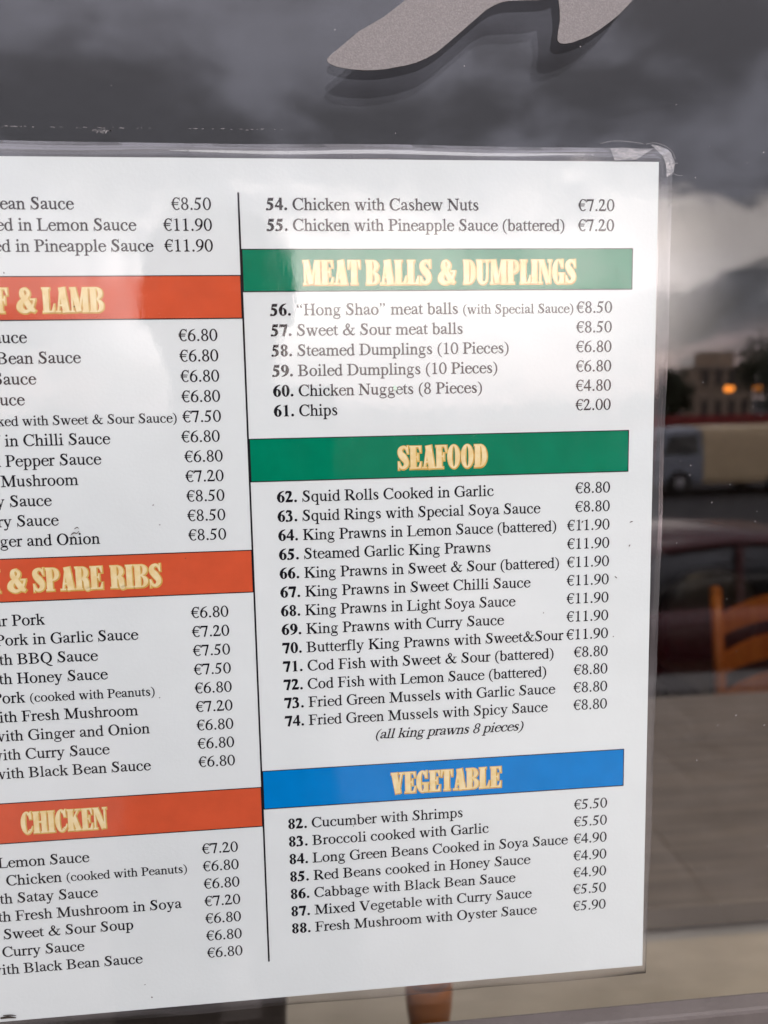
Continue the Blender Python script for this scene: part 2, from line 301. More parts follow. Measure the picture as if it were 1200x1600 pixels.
    g['S'] = S((445, 500, 24), (395, 615, 42), (280, 650, 52), (155, 590, 92), (155, 470, 110), (275, 365, 126), (415, 250, 116), (405, 100, 92), (270, 20, 50), (140, 55, 44), (62, 200, 24)) + P((445, 676), (462, 676), (462, 480), (440, 480)) + P((42, -14), (60, -14), (66, 210), (44, 210))
    g['V'] = L(120, 645, 370, 10, 120) + L(375, 0, 605, 640, 44) + top(16, 275) + top(500, 697)
    g['&'] = S((735, 85, 30), (650, 22, 66), (540, 70, 86), (400, 250, 98), (265, 460, 92), (250, 560, 76), (300, 645, 42), (370, 645, 40), (420, 570, 62), (390, 470, 46), (280, 370, 44), (130, 270, 76), (85, 160, 96), (150, 50, 74), (280, 25, 46), (430, 90, 42), (560, 240, 42), (640, 385, 34)) + L(530, 405, 740, 405, 28)
    g['('] = S((302, 670, 16), (190, 570, 48), (115, 420, 68), (96, 252, 76), (115, 85, 68), (190, -70, 48), (302, -172, 16))
    g[')'] = S((31, 670, 16), (143, 570, 48), (218, 420, 68), (237, 252, 76), (218, 85, 68), (143, -70, 48), (31, -172, 16))
    qr = lambda x: Dt(x, 622, 50) + S((x + 30, 625, 40), (x + 25, 550, 34), (x - 40, 472, 14))
    ql = lambda x: Dt(x, 488, 50) + S((x - 30, 485, 40), (x - 25, 560, 34), (x + 40, 638, 14))
    g['\u201d'] = qr(105) + qr(300); g['\u201c'] = ql(130) + ql(325); g['\u2019'] = qr(150)
    g['\u20ac'] = arc(300, 331, 250, 345, 84, 36, 48, 312) + L(8, 392, 400, 392, 36) + L(8, 285, 375, 285, 36) + P((455, 676), (470, 676), (478, 500), (460, 500))
    g.update(digits(88, 36)); g[' '] = []
    return g
ADV = dict(zip('abcdefghiklmnopqrstuvwxy', (444, 500, 444, 500, 444, 333, 500, 500, 278, 500, 278, 778, 500, 500, 500, 500, 333, 389, 278, 500, 500, 722, 500, 500)))
ADV.update(dict(zip('BCDFGHKLMNOPQRSV', (667, 667, 722, 556, 722, 722, 722, 611, 889, 722, 722, 556, 722, 667, 556, 722))))
ADV.update({c: 500 for c in '0123456789\u20ac'}); ADV.update({'.': 250, ' ': 250, '&': 778, '(': 333, ')': 333, '\u201c': 444, '\u201d': 444, '\u2019': 333})
def poster_font():
    T = 168; h = 52; g = {}
    def sl(x0, x1, y, d=1): return P((x0, y), (x1, y), (x1, y + 44 * d), (x0, y + 44 * d))
    st = lambda x: stem(x, 0, 662, T)
    g['A'] = (430, L(215, 662, 320, 0, 185) + L(190, 650, 80, 0, 58) + L(110, 190, 270, 190, 50) + sl(5, 165, 0) + sl(205, 428, 0))
    g['B'] = (430, st(120) + L(10, 640, 220, 640, 44) + L(120, 345, 220, 345, 44) + L(10, 22, 220, 22, 44) + arc(215, 500, 185, 162, 130, 40, -90, 90) + arc(225, 172, 192, 172, 135, 40, -90, 90))
    g['C'] = (400, arc(210, 331, 195, 345, 150, 46, 50, 310) + P((330, 676), (360, 676), (372, 440), (300, 440), (270, 560)) + S((300, 90, 90), (350, 130, 50), (385, 220, 30)))
    g['D'] = (430, st(120) + L(10, 640, 200, 640, 44) + L(10, 22, 200, 22, 44) + arc(200, 331, 215, 331, 150, 40, -90, 90))
    g['E'] = (385, st(120) + L(10, 640, 350, 640, 44) + L(120, 340, 270, 340, 44) + L(10, 22, 350, 22, 44) + P((270, 662), (362, 662), (368, 470), (340, 470)) + P((270, 0), (362, 0), (372, 200), (344, 200)) + P((235, 340), (262, 230), (285, 230), (285, 450), (262, 450)))
    g['F'] = (370, st(120) + L(10, 640, 350, 640, 44) + L(120, 340, 270, 340, 44) + sl(10, 245, 0) + P((260, 662), (358, 662), (364, 460), (336, 460)) + P((235, 340), (262, 225), (285, 225), (285, 450), (262, 450)))
    g['G'] = (425, arc(210, 331, 195, 345, 150, 46, 50, 310) + P((330, 676), (360, 676), (372, 440), (300, 440), (270, 560)) + stem(325, 0, 300, 135) + sl(215, 420, 300, -1))
    g['H'] = (480, st(115) + st(365) + L(120, 340, 360, 340, 48) + sl(8, 222, 0) + sl(258, 472, 0) + sl(8, 222, 662, -1) + sl(258, 472, 662, -1))
    g['I'] = (240, st(120) + sl(10, 230, 0) + sl(10, 230, 662, -1))
    g['K'] = (460, st(115) + L(170, 290, 370, 640, 50) + L(225, 420, 365, 20, 150) + sl(8, 222, 0) + sl(8, 222, 662, -1) + sl(270, 452, 662, -1) + sl(255, 455, 0))
    g['L'] = (370, st(120) + sl(10, 240, 662, -1) + L(10, 22, 345, 22, 44) + P((250, 0), (356, 0), (366, 230), (338, 230)))
    g['M'] = (560, L(70, 20, 70, 640, 52) + stem(455, 0, 662, 160) + L(110, 655, 255, 20, 150) + L(265, 20, 395, 640, 50) + sl(8, 140, 0) + sl(355, 552, 0) + sl(8, 150, 662, -1) + sl(400, 552, 662, -1))
    g['N'] = (460, L(70, 20, 70, 640, 52) + L(390, 10, 390, 640, 52) + L(110, 640, 345, 20, 155) + sl(8, 140, 0) + sl(8, 170, 662, -1) + sl(320, 455, 662, -1))
    g['O'] = (425, ring(212, 331, 200, 345, 148, 46))
    g['P'] = (415, st(120) + L(10, 640, 210, 640, 44) + L(120, 300, 210, 300, 44) + arc(205, 472, 200, 190, 135, 40, -90, 90) + sl(10, 245, 0))
    g['R'] = (440, st(120) + L(10, 640, 210, 640, 44) + L(120, 330, 210, 330, 44) + arc(205, 487, 195, 175, 135, 40, -90, 90) + sl(8, 225, 0) + S((240, 335, 110), (320, 250, 150), (335, 100, 150), (345, 20, 120), (430, 20, 50)))
    g['S'] = (385, S((330, 470, 40), (290, 590, 70), (200, 630, 80), (105, 560, 130), (110, 450, 160), (195, 340, 190), (280, 220, 160), (275, 110, 130), (190, 35, 80), (100, 70, 70), (50, 200, 40)) + P((315, 676), (345, 676), (352, 450), (322, 450)) + P((30, -14), (60, -14), (60, 220), (30, 220)))
    g['T'] = (400, stem(200, 0, 662, T) + L(15, 640, 385, 640, 44) + P((8, 662), (90, 662), (40, 440), (8, 440)) + P((310, 662), (392, 662), (392, 440), (360, 440)) + sl(90, 310, 0))
    g['U'] = (450, S((115, 650, T), (115, 400, T), (120, 160, 160), (180, 40, 100), (270, 30, 70), (345, 110, 55), (360, 300, 52), (360, 640, 52)) + sl(8, 222, 662, -1) + sl(285, 440, 662, -1))
    g['V'] = (430, L(110, 655, 225, 10, 180) + L(235, 10, 345, 650, 56) + sl(5, 225, 662, -1) + sl(270, 425, 662, -1))
    g['&'] = (470, S((440, 330, 50), (400, 200, 60), (330, 80, 70), (200, 30, 100), (90, 120, 150), (110, 260, 130), (220, 370, 90)) + S((200, 350, 90), (290, 460, 84), (300, 560, 74), (235, 635, 60)) + S((245, 638, 60), (165, 600, 90), (155, 480, 120), (190, 400, 128), (270, 260, 140), (350, 110, 140), (440, 30, 70)) + L(330, 350, 465, 350, 46))
    g[' '] = (250, [])
    return g
BODY = {k: mesh_glyph(v, 9) for k, v in body_font().items()}
BOLD = {k: mesh_glyph(v, 9) for k, v in digits(150, 46).items()}
_pf = poster_font(); PADV = {k: v[0] for k, v in _pf.items()}
POST = {k: mesh_glyph(v[1]) for k, v in _pf.items()}
POSTG = {k: mesh_glyph(v[1], 26) for k, v in _pf.items()}
def set_text(runs, font=None, adv=None):
    """runs: (text, style, size) -> flat verts/faces in mm from the start of the baseline, and the width"""
    V = []; F = []; x = 0.0
    for text, style, size in runs:
        k = size / 1000
        for ch in text:
            tab = font or (BOLD if style == 'b' and ch in BOLD else BODY)
            vs, fs = tab.get(ch, ((), ())); o = len(V); sl = .27 if style == 'i' else 0
            V.extend((x + (a + sl * b) * k, b * k, d) for a, b, d in vs); F.extend(tuple(o + i for i in f) for f in fs)
            x += (adv or ADV)[ch] * k * (.93 if style == 'i' else 1)
    return V, F, x

# ------------------------------------------------------------------ the shop window: double glazing in a frame
GX0, GX1, GZ0, GZ1 = -1.05, 1.15, 1.2685, 2.35
m_frame = mat('frame_paint', (.112, .099, .091), .45, .12, 30, .15, 300)
m_glass = clear('window_glass', .046, 0.0, bump=[(3.0, .10, .0006, (1, 1, 1))], tint=(.985, .99, .985))
m_seal = mat('rubber_seal', (.02, .02, .02), .6)
win = thing('shop_window', (0.05, 0, GZ0 - .09), 'double glazed shop window pane reflecting cloudy sky above brown grey bottom rail', 'window')
WO = tuple(win.location)
MB().box(GX0, GX1, 0, .004, GZ0 - .07, GZ1 + .012).build('outer_pane', m_glass, win, org=WO)
MB().box(GX0, GX1, .0125, .0165, GZ0 - .07, GZ1 + .012).build('inner_pane', m_glass, win, org=WO)
MB().bbox(GX0 - .06, GX1 + .06, -.010, -.0006, GZ0 - .075, GZ0, .0015).build('bottom_rail', m_frame, win, org=WO)
MB().bbox(GX0 - .06, GX1 + .06, -.008, .055, GZ1, GZ1 + .06, .002).build('top_rail', m_frame, win, org=WO)
MB().bbox(GX0 - .06, GX0, -.008, .055, GZ0 + .0005, GZ1 - .0005, .002).build('stile', m_frame, win, org=WO)
MB().bbox(GX1, GX1 + .06, -.008, .055, GZ0 + .0005, GZ1 - .0005, .002).build('stile', m_frame, win, org=WO)
dust = MB(); rd = random.Random(3)
def fleck(mb, x, z, y, r, el=1.0, ang=0.0, n=6):
    mb.add([(x + r * (math.cos(a) * el * math.cos(ang) - math.sin(a) * math.sin(ang)), y, z + r * (math.cos(a) * el * math.sin(ang) + math.sin(a) * math.cos(ang))) for a in [2 * math.pi * i / n for i in range(n)]], [tuple(range(n))])
for i in range(170):
    x = rd.uniform(-.11, .19); zz = CAM_Z + rd.uniform(-.235, .14)
    if x < .131 and zz < CAM_Z + .087 and zz > CAM_Z - .221: x = rd.uniform(.1335, .19)
    fleck(dust, x, zz, -.00008, rd.choice((.00007, .00009, .0001, .00013, .0002)), rd.choice((1, 1, 1.6)), rd.uniform(0, 3))
tag(dust.build('dust', mat('dust', (.36, .35, .34), .9), win, org=WO), kind='stuff')
res = MB()
for i in range(60):                                    # scuffed line of old tape glue above the menu
    x = -.092 + rd.random() ** 1.3 * .09; fleck(res, x, CAM_Z + .0896 + rd.gauss(0, .0001), -.0001, rd.uniform(.00005, .00014), rd.uniform(1, 7), rd.gauss(0, .06), 5)
for i in range(34):
    a = rd.random(); fleck(res, -.0625 + .006 * a, CAM_Z + .0888 - rd.random() * .0013 * (1 - abs(2 * a - 1)), -.0001, rd.uniform(.00008, .0002), rd.uniform(1.5, 4), .9, 5)
tag(res.build('tape_residue', mat('glue_residue', (.25, .245, .24), .9, .3, 900), win, org=WO), kind='stuff')

# silver vinyl lettering on the glass, running up out of the picture
vin = [(31.6, 124.8), (23.2, 120.1), (17.5, 115.5), (14.6, 113.3), (12.9, 111.7), (12.9, 110.8), (13.8, 110.0), (16.0, 109.2), (20, 108.6), (24.3, 108.3), (28, 108.4), (31.3, 108.7), (38.3, 110.0), (42, 111.0), (45.5, 112.5),
       (48.6, 114.2), (51.1, 116.1), (56.9, 120.8), (62.6, 125.5), (65.3, 127.7), (68.2, 129.3), (70.2, 130.1), (72.5, 130.6), (77, 130.9), (82.2, 131.1), (86.5, 131.6), (89.4, 132.6), (90.0, 128.5), (90.1, 124.9), (89.5, 121.5), (89.3, 119.5), (89.5, 118.6), (90.2, 118.0), (91.5, 117.8), (94.2, 118.2),
       (100.1, 120.4), (103.8, 122.6), (107.2, 125.0), (110.4, 127.5), (113.1, 130.1), (116.5, 133.6), (121, 140), (124, 150), (120, 166), (104, 176), (84, 170), (66, 156), (50, 140), (40, 131)]
m_vinyl = mat('silver_vinyl', (.19, .178, .17), .5, metal=.15, col2=(.255, .24, .228), scale=2600, detail=3, lo=.42, hi=.7, bump=.15, bscale=1500)
tag(MB().plate([(x / 1000, CAM_Z + zz / 1000) for x, zz in vin], -.00024, -.00004).build('window_decal', m_vinyl, org=(.06, 0, CAM_Z + .108)),
    'sparkly silver grey vinyl lettering stuck on glass at top edge', 'decal')

# ------------------------------------------------------------------ the laminated menu
MX0, MX1, MZ0, MZ1 = -295.0, 125.0, -216.3, 80.5
menu = thing('laminated_menu', (-.085, 0, CAM_Z + MZ0 / 1000), 'white laminated price list with orange, green and blue headings taped on glass', 'menu')
MO = tuple(menu.location)
YP = -.00045                                             # front of the paper
def pt(x, zz, dy=0.0): return (x / 1000, YP - dy, CAM_Z + zz / 1000)
m_paper = mat('paper', (.70, .765, .738), .75, .012, 60, .04, 900)
m_ink = mat('black_ink', (.012, .012, .015), .6)
pap = MB().plate([(MX0 / 1000, CAM_Z + MZ0 / 1000), (MX1 / 1000, CAM_Z + MZ0 / 1000), (MX1 / 1000, CAM_Z + MZ1 / 1000), (MX0 / 1000, CAM_Z + MZ1 / 1000)], YP, YP + .00012).build('paper', m_paper, menu, org=MO)
def rectz(x0, x1, z0, z1, dy, name, m, par):
    return MB().add([pt(x0, z0, dy), pt(x1, z0, dy), pt(x1, z1, dy), pt(x0, z1, dy)], [(0, 1, 2, 3)]).build(name, m, par, org=MO)
rectz(-17.62, -17.0, -201.6, 69.8, .00007, 'column_rule', m_ink, menu)
rectz(-157.5, -157.0, -201.6, 69.8, .00007, 'column_rule', m_ink, menu)
def lettering(name, runs, x, zz, dy, m, par, width=None, right=False, font=None, adv=None):
    V, F, w = set_text(runs, font, adv); k = (width / w) if width else 1.0
    if right: x = x - w * k
    return MB().add([pt(x + a * k, zz + b, dy + d * 1e-6) for a, b, d in V], F).build(name, m, par, org=MO)
m_gold = mat('heading_gold', (.58, .34, .07), .6, col2=(.70, .50, .14), scale=400, detail=2)
m_cream = mat('heading_cream', (.78, .62, .29), .6, col2=(.83, .73, .43), scale=300, detail=2)
def bar(x0, x1, z0, z1, m, text, tz):
    b = rectz(x0, x1, z0, z1, .00010, 'heading_bar', m, menu)
    rim = MB(); t = .34
    for a0, a1, b0, b1 in ((x0 - t, x1 + t, z1, z1 + t), (x0 - t, x1 + t, z0 - t, z0), (x0 - t, x0, z0, z1), (x1, x1 + t, z0, z1)):
        rim.add([pt(a0, b0, .00010), pt(a1, b0, .00010), pt(a1, b1, .00010), pt(a0, b1, .00010)], [(0, 1, 2, 3)])
    rim.build('outline', m_ink, b, org=MO)
    for word, x_a, x_b in text:
        for tab, m_, ox, oz, dy, st, nm in ((POSTG, m_gold, .10, -.08, .00013, 1.2e-6, 'heading_edge'), (POST, m_cream, -.05, .10, .00024, 2e-6, 'heading_lettering')):
            V, F, w = set_text([(word, '', 12.1)], tab, PADV); k = (x_b - x_a) / w
            MB().add([pt(x_a + a_ * k + ox, tz + c_ * .99 + oz, dy + d_ * st) for a_, c_, d_ in V], F).build(nm, m_, b, org=MO)
m_green = mat('print_green', (.0, .205, .105), .6, .06, 120); m_orange = mat('print_orange', (.60, .098, .038), .6, .05, 120); m_blue = mat('print_blue', (.0, .205, .56), .6, .04, 120)
bar(-16.7, 116.0, 38.4, 51.6, m_green, (('MEAT', 2.8, 22.1), ('BALLS', 23.7, 46.2), ('&', 48.2, 54.3), ('DUMPLINGS', 56.8, 96.3)), 40.2)
bar(-16.7, 115.7, -24.8, -10.7, m_green, (('SEAFOOD', 33.3, 65.0),), -22.1)
bar(-16.7, 115.9, -142.4, -128.6, m_blue, (('VEGETABLE', 29.0, 69.8),), -140.0)
bar(-156.7, -17.8, 29.8, 43.25, m_orange, (('BEEF', -109.5, -91.9), ('&', -89.6, -83.4), ('LAMB', -81.5, -61.9)), 31.9)
bar(-156.7, -17.8, -63.0, -48.7, m_orange, (('PORK', -120.5, -101.3), ('&', -99.2, -92.9), ('SPARE', -91.0, -67.7), ('RIBS', -65.5, -48.2)), -60.0)
bar(-156.7, -17.8, -148.8, -134.5, m_orange, (('CHICKEN', -100.9, -71.6),), -145.9)
FS = 5.69; SM = 4.72
def row(num, text, small, price, zz, xe=None, xs=None, pr=109.3):
    m = MB(); runs = ([(num + '. ', 'b', FS)] if num else []) + ([(text, '', FS)] if text else []) + ([(small, '', SM)] if small else [])
    V, F, w = set_text(runs)
    if xs is None: k = 1.0; x = xe - w
    else: k = (xe - xs) / w if xe else 1.0; k = min(1.06, max(.94, k)); x = xs
    m.add([pt(x + a * k, zz + b, .00006 + d * 1e-6) for a, b, d in V], F).build('menu_row', m_ink, menu, org=MO)
    if price:
        V, F, w = set_text([('\u20ac' + price, '', FS)]); MB().add([pt(pr - w + a, zz + b, .00006 + d * 1e-6) for a, b, d in V], F).build('price', m_ink, menu, org=MO)
for t in (('54', 'Chicken with Cashew Nuts', '', '7.20', 64.3, 62.5), ('55', 'Chicken with Pineapple Sauce (battered)', '', '7.20', 57.7, 92.3)): row(*t, xs=-8.5, pr=109.6)
mb = [('56', '\u201cHong Shao\u201d meat balls ', '(with Special Sauce)', '8.50', 95.6), ('57', 'Sweet & Sour meat balls', '', '8.50', 56.8), ('58', 'Steamed Dumplings (10 Pieces)', '', '6.80', 72.9),
      ('59', 'Boiled Dumplings (10 Pieces)', '', '6.80', 68.9), ('60', 'Chicken Nuggets (8 Pieces)', '', '4.80', 63.5), ('61', 'Chips', '', '2.00', 13.3)]
for i, (n, t, s, p, e) in enumerate(mb): row(n, t, s, p, 30.35 - 6.68 * i, e, -8.4, 109.3)
sf = [('Squid Rolls Cooked in Garlic', '8.80', 67.3), ('Squid Rings with Special Soya Sauce', '8.80', 84.0), ('King Prawns in Lemon Sauce (battered)', '11.90', 90.1), ('Steamed Garlic King Prawns', '11.90', 66.2),
      ('King Prawns in Sweet & Sour (battered)', '11.90', 91.2), ('King Prawns in Sweet Chilli Sauce', '11.90', 80.5), ('King Prawns in Light Soya Sauce', '11.90', 75.0), ('King Prawns with Curry Sauce', '11.90', 70.8),
      ('Butterfly King Prawns with Sweet&Sour', '11.90', 92.7), ('Cod Fish with Sweet & Sour (battered)', '8.80', 89.4), ('Cod Fish with Lemon Sauce (battered)', '8.80', 86.7), ('Fried Green Mussels with Garlic Sauce', '8.80', 89.8), ('Fried Green Mussels with Spicy Sauce', '8.80', 87.0)]
for i, (t, p, e) in enumerate(sf): row(str(62 + i), t, '', p, -32.3 - 6.66 * i, e, -8.4, 109.5)
lettering('menu_row', [('(all king prawns 8 pieces)', 'i', 5.3)], 23.3, -118.8, .00007, m_ink, menu, width=54.4)
vg = [('Cucumber with Shrimps', '5.50', 55.4), ('Broccoli cooked with Garlic', '5.50', 65.0), ('Long Green Beans Cooked in Soya Sauce', '4.90', 95.0), ('Red Beans cooked in Honey Sauce', '4.90', 80.7),
      ('Cabbage with Black Bean Sauce', '4.90', 75.0), ('Mixed Vegetable with Curry Sauce', '5.50', 81.2), ('Fresh Mushroom with Oyster Sauce', '5.90', 83.2)]
for i, (t, p, e) in enumerate(vg): row(str(82 + i), t, '', p, -150.75 - 6.75 * i, e, -8.7, 110.1)
for i, (t, p, e) in enumerate((('Bean Sauce', '8.50', -69.6), ('Cooked in Lemon Sauce', '11.90', -50.4), ('Cooked in Pineapple Sauce', '11.90', -45.3))): row('', t, '', p, 64.3 - 6.57 * i, e, None, -26.1)
bf = [('Sauce', '', '6.80', -87.1), ('Bean Sauce', '', '6.80', -70.5), ('Sauce', '', '6.80', -85.1), ('Sauce', '', '6.80', -89.2), ('', '(Cooked with Sweet & Sour Sauce)', '7.50', -40.4), ('Beef in Chilli Sauce', '', '6.80', -62.7),
      ('Black Pepper Sauce', '', '6.80', -66.0), ('Mushroom', '', '7.20', -73.8), ('Curry Sauce', '', '8.50', -82.9), ('Curry Sauce', '', '8.50', -81.1), ('Ginger and Onion', '', '8.50', -68.0)]
for i, (t, s, p, e) in enumerate(bf): row('', t, s, p, 22.4 - 6.68 * i, e, None, -25.9 - (.7 if i == 5 else 0))
pk = [('Sour Pork', '', '6.80', -87.9), ('Pork in Garlic Sauce', '', '7.20', -57.3), ('with BBQ Sauce', '', '7.50', -71.2), ('with Honey Sauce', '', '7.50', -68.3), ('Pork ', '(cooked with Peanuts)', '6.80', -52.6), ('with Fresh Mushroom', '', '7.20', -58.8),
      ('with Ginger and Onion', '', '6.80', -55.2), ('with Curry Sauce', '', '6.80', -69.3), ('with Black Bean Sauce', '', '6.80', -55.6)]
for i, (t, s, p, e) in enumerate(pk): row('', t, s, p, -71.45 - 6.74 * i, e, None, -26.3)
ck = [('Lemon Sauce', '', '7.20', -78.6), ('\u201d Chicken ', '(cooked with Peanuts)', '6.80', -44.8), ('with Satay Sauce', '', '6.80', -76.5), ('with Fresh Mushroom in Soya', '', '7.20', -47.5), ('Sweet & Sour Soup', '', '6.80', -64.8), ('Curry Sauce', '', '6.80', -82.4), ('with Black Bean Sauce', '', '6.80', -62.4)]
for i, (t, s, p, e) in enumerate(ck): row('', t, s, p, -157.9 - 6.7 * i, e, None, -26.6)

# clear film over the paper, its sealed edge, dirt and a painted glint on it
FBUMP = [(14, .16, .0010, (1, 1, 1)), (60, .10, .0004, (1, 1, 1)), (900, .05, .00006, (1, 1, .35))]
m_film = clear('laminate_film', .055, .07, bump=FBUMP, smear=.16)
m_edge = clear('laminate_sealed_edge', .075, .08, milk=.06, bump=[(20, .16, .0015, (1, 1, 1)), (260, .12, .0004, (1, 1, .15))], milkcol=(.75, .77, .78))
def film_edge(zz): return 129.6 - max(0.0, (20 - zz)) / 240 * 3.3          # the seal narrows towards the foot
def grid_sheet(x0, x1f, z0, z1, nx, nz, dy):
    V = []; F = []
    for j in range(nz + 1):
        zz = z0 + (z1 - z0) * j / nz; x1 = x1f(zz)
        for i in range(nx + 1): V.append(pt(x0 + (x1 - x0) * i / nx, zz, dy))
    for j in range(nz):
        for i in range(nx): a = j * (nx + 1) + i; F.append((a, a + 1, a + nx + 2, a + nx + 1))
    return V, F
V, F = grid_sheet(MX0, lambda zz: MX1, MZ0, MZ1, 8, 8, .00033)
MB().add(V, F).build('film', m_film, menu, org=MO)
ed = MB(); r = 3.2; out = []; inn = []
for k in range(41): zz = -219.6 + (85.0 - r + 219.6) * k / 40; out.append((film_edge(zz) + .12 * math.sin(zz * .11) + .07 * math.sin(zz * .43), zz))
for k in range(1, 9): a = k / 8 * math.pi / 2; out.append((film_edge(70) - r + r * math.cos(a), 85 - r + r * math.sin(a)))
for k in range(1, 60): x = film_edge(70) - r - (film_edge(70) - r + 300) * k / 59; out.append((x, 85.0 + .18 * math.sin(x * .05) - .0012 * (x + 90) * .5))
out += [(-300.0, -219.6)] + [(-300 + 420 * k / 30, -219.6 + .1 * math.sin(k)) for k in range(1, 30)]
n = len(out)
for x, zz in out: inn.append((min(MX1, max(MX0, x)), min(MZ1, max(MZ0, zz))))
lip = [.00022 + .00025 * (1 + math.sin(x * .09 + zz * .06)) for x, zz in out]
ev = [pt(x, zz, .00033) for x, zz in inn] + [pt(x, zz, l - .00020) for (x, zz), l in zip(out, lip)] + [pt(x, zz, l - .00038) for (x, zz), l in zip(out, lip)]
ef = [(i, (i + 1) % n, n + (i + 1) % n, n + i) for i in range(n)] + [(n + i, n + (i + 1) % n, 2 * n + (i + 1) % n, 2 * n + i) for i in range(n)]
MB().add(ev, ef).build('film_edge', m_edge, menu, smooth=True, org=MO)
m_dirt = mat('dirt', (.05, .04, .03), .9, .4, 2000)
def speck(pts, w):
    q = strip(cat_rom([(x, zz, ww) for (x, zz), ww in zip(pts, w)], 4), 0)
    MB().add([pt(a, b, .00040) for a, b in q[0]], q[1]).build('dirt_speck', m_dirt, menu, org=MO)
for x, zz, l, a, w in ((117.3, -43.2, 1.3, .3, .35), (116.8, -51.8, .9, 1.0, .4), (111.9, -63.2, 1.2, -.7, .35), (111.3, -85.2, .45, 0, .4), (-59.8, -211.6, .6, .3, .6), (110.5, 44.3, .5, .4, .5), (-71.4, 33.7, .5, .2, .4), (-51.2, -99.2, .5, .5, .35),
                       (99.3, -42.6, 1.1, .9, .5), (15.0, -151.2, .5, 1.2, .35), (-49.8, -31.9, .6, .5, .3), (-48.0, -38.7, .5, 0, .3), (85.2, -75.2, .4, 0, .35), (-62, -206.4, .5, 0, .3), (-93, 73, .4, 0, .3), (88, 41.5, .35, 0, .25), (-92.6, 44.5, .5, 1.4, .35), (33, -136, .4, 0, .2), (-40, -50.5, .4, 0, .3)):
    speck([(x - l / 2 * math.cos(a), zz - l / 2 * math.sin(a)), (x, zz + .08), (x + l / 2 * math.cos(a), zz + l / 2 * math.sin(a))], (.1, w, .12))
speck([(-77.4, -41.2), (-76.4, -40.4), (-75.4, -40.6), (-74.6, -39.9)], (.15, .4, .3, .15)); speck([(-76.2, -39.2), (-75.2, -38.6), (-74.6, -39.0)], (.1, .35, .1)); speck([(-77.0, -42.1), (-76.4, -41.6)], (.2, .3))
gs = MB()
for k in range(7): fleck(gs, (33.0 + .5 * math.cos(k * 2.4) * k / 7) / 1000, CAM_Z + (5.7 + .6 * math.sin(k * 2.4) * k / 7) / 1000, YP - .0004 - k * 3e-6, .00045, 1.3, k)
gs.build('glint_spot', mat('glint_spot', (.62, .80, .66), .3), menu, org=MO)  # small glint on the film, painted as pale green flecks
speck([(-113, -214.6), (-110.5, -214.4), (-107.6, -214.9)], (.7, 1.0, .3)); speck([(-112, -213.6), (-109.4, -213.7), (-107.5, -214.1)], (.3, .45, .2))

# scrap of clear tape holding the corner, and its torn tails
m_tape = clear('clear_tape', .05, .2, milk=.10, bump=[(300, .3, .0006, (1, 1, 1))], milkcol=(.8, .82, .82))
tp = thing('clear_tape', (.118, 0, CAM_Z + .0805), 'torn scrap of clear sticky tape on top right corner of price list', 'tape')
TO = tuple(tp.location)
MB().plate([(x / 1000, CAM_Z + zz / 1000) for x, zz in ((107.6, 84.6), (112, 84.9), (118, 84.3), (122.4, 84.4), (120.2, 83.2), (116.8, 81.0), (113.4, 80.9), (109.2, 80.7), (108.5, 82.4))], -.00105, -.00098).build('patch', m_tape, tp, org=TO)
MB().plate([(x / 1000, CAM_Z + zz / 1000) for x, zz in ((121.5, 85.9), (125, 85.4), (128.6, 83.6), (130.3, 80.4), (130.0, 77.0), (127.6, 75.2), (127.2, 79.2), (126.2, 82.0), (123.6, 84.3))], -.00125, -.00118).build('folded_corner', m_tape, tp, org=TO)
m_thread = mat('torn_film', (.22, .22, .22), .5)
for pts in (((120.0, 86.0), (123, 86.4), (126.2, 85.6), (129, 83.8), (130.4, 81.2)), ((127.8, 75.4), (129.6, 76.4), (131.4, 75.9), (133.0, 75.9)), ((104, 86.0), (109, 86.9), (115, 86.6), (119, 86.1)), ((130.0, 79.6), (131.2, 79.9))):
    q = strip(cat_rom([(x, zz, .16) for x, zz in pts], 5), 0)
    MB().add([pt(a, b, .0009) for a, b in q[0]], q[1]).build('torn_tail', m_thread, tp, org=TO)

# ------------------------------------------------------------------ inside, behind the glass
RX0, RX1, RY1, RZ1 = -2.6, 3.4, 5.2, 2.85
m_wall = mat('dark_room_paint', (.045, .038, .035), .8, .15, 6, .1, 200)
m_floor = mat('room_floor', (.06, .045, .035), .5, .2, 9)
tag(MB().box(RX0, RX1, .06, RY1, -.06, 0).build('floor', m_floor), kind='structure')
tag(MB().box(RX0 - .1, RX1 + .1, .06, RY1 + .1, RZ1, RZ1 + .08).build('ceiling', m_wall), kind='structure')
tag(MB().box(RX0, RX1, RY1, RY1 + .1, 0, RZ1).build('wall_back', m_wall), kind='structure')
tag(MB().box(RX0 - .1, RX0, .06, RY1, 0, RZ1).build('wall_left', m_wall), kind='structure')
tag(MB().box(RX1, RX1 + .1, .06, RY1, 0, RZ1).build('wall_right', m_wall), kind='structure')
m_render = mat('facade_render', (.36, .31, .26), .9, .12, 12, .3, 90)
fw = MB(); fx0, fx1 = GX0 - .06, GX1 + .06
fw.box(RX0 - .6, fx0, -.004, .058, 0, 3.4); fw.box(fx1, RX1 + .6, -.004, .058, 0, 3.4); fw.box(fx0, fx1, -.004, .058, 0, GZ0 - .075); fw.box(fx0, fx1, -.004, .058, GZ1 + .06, 3.4)
tag(fw.build('facade', m_render), kind='structure')

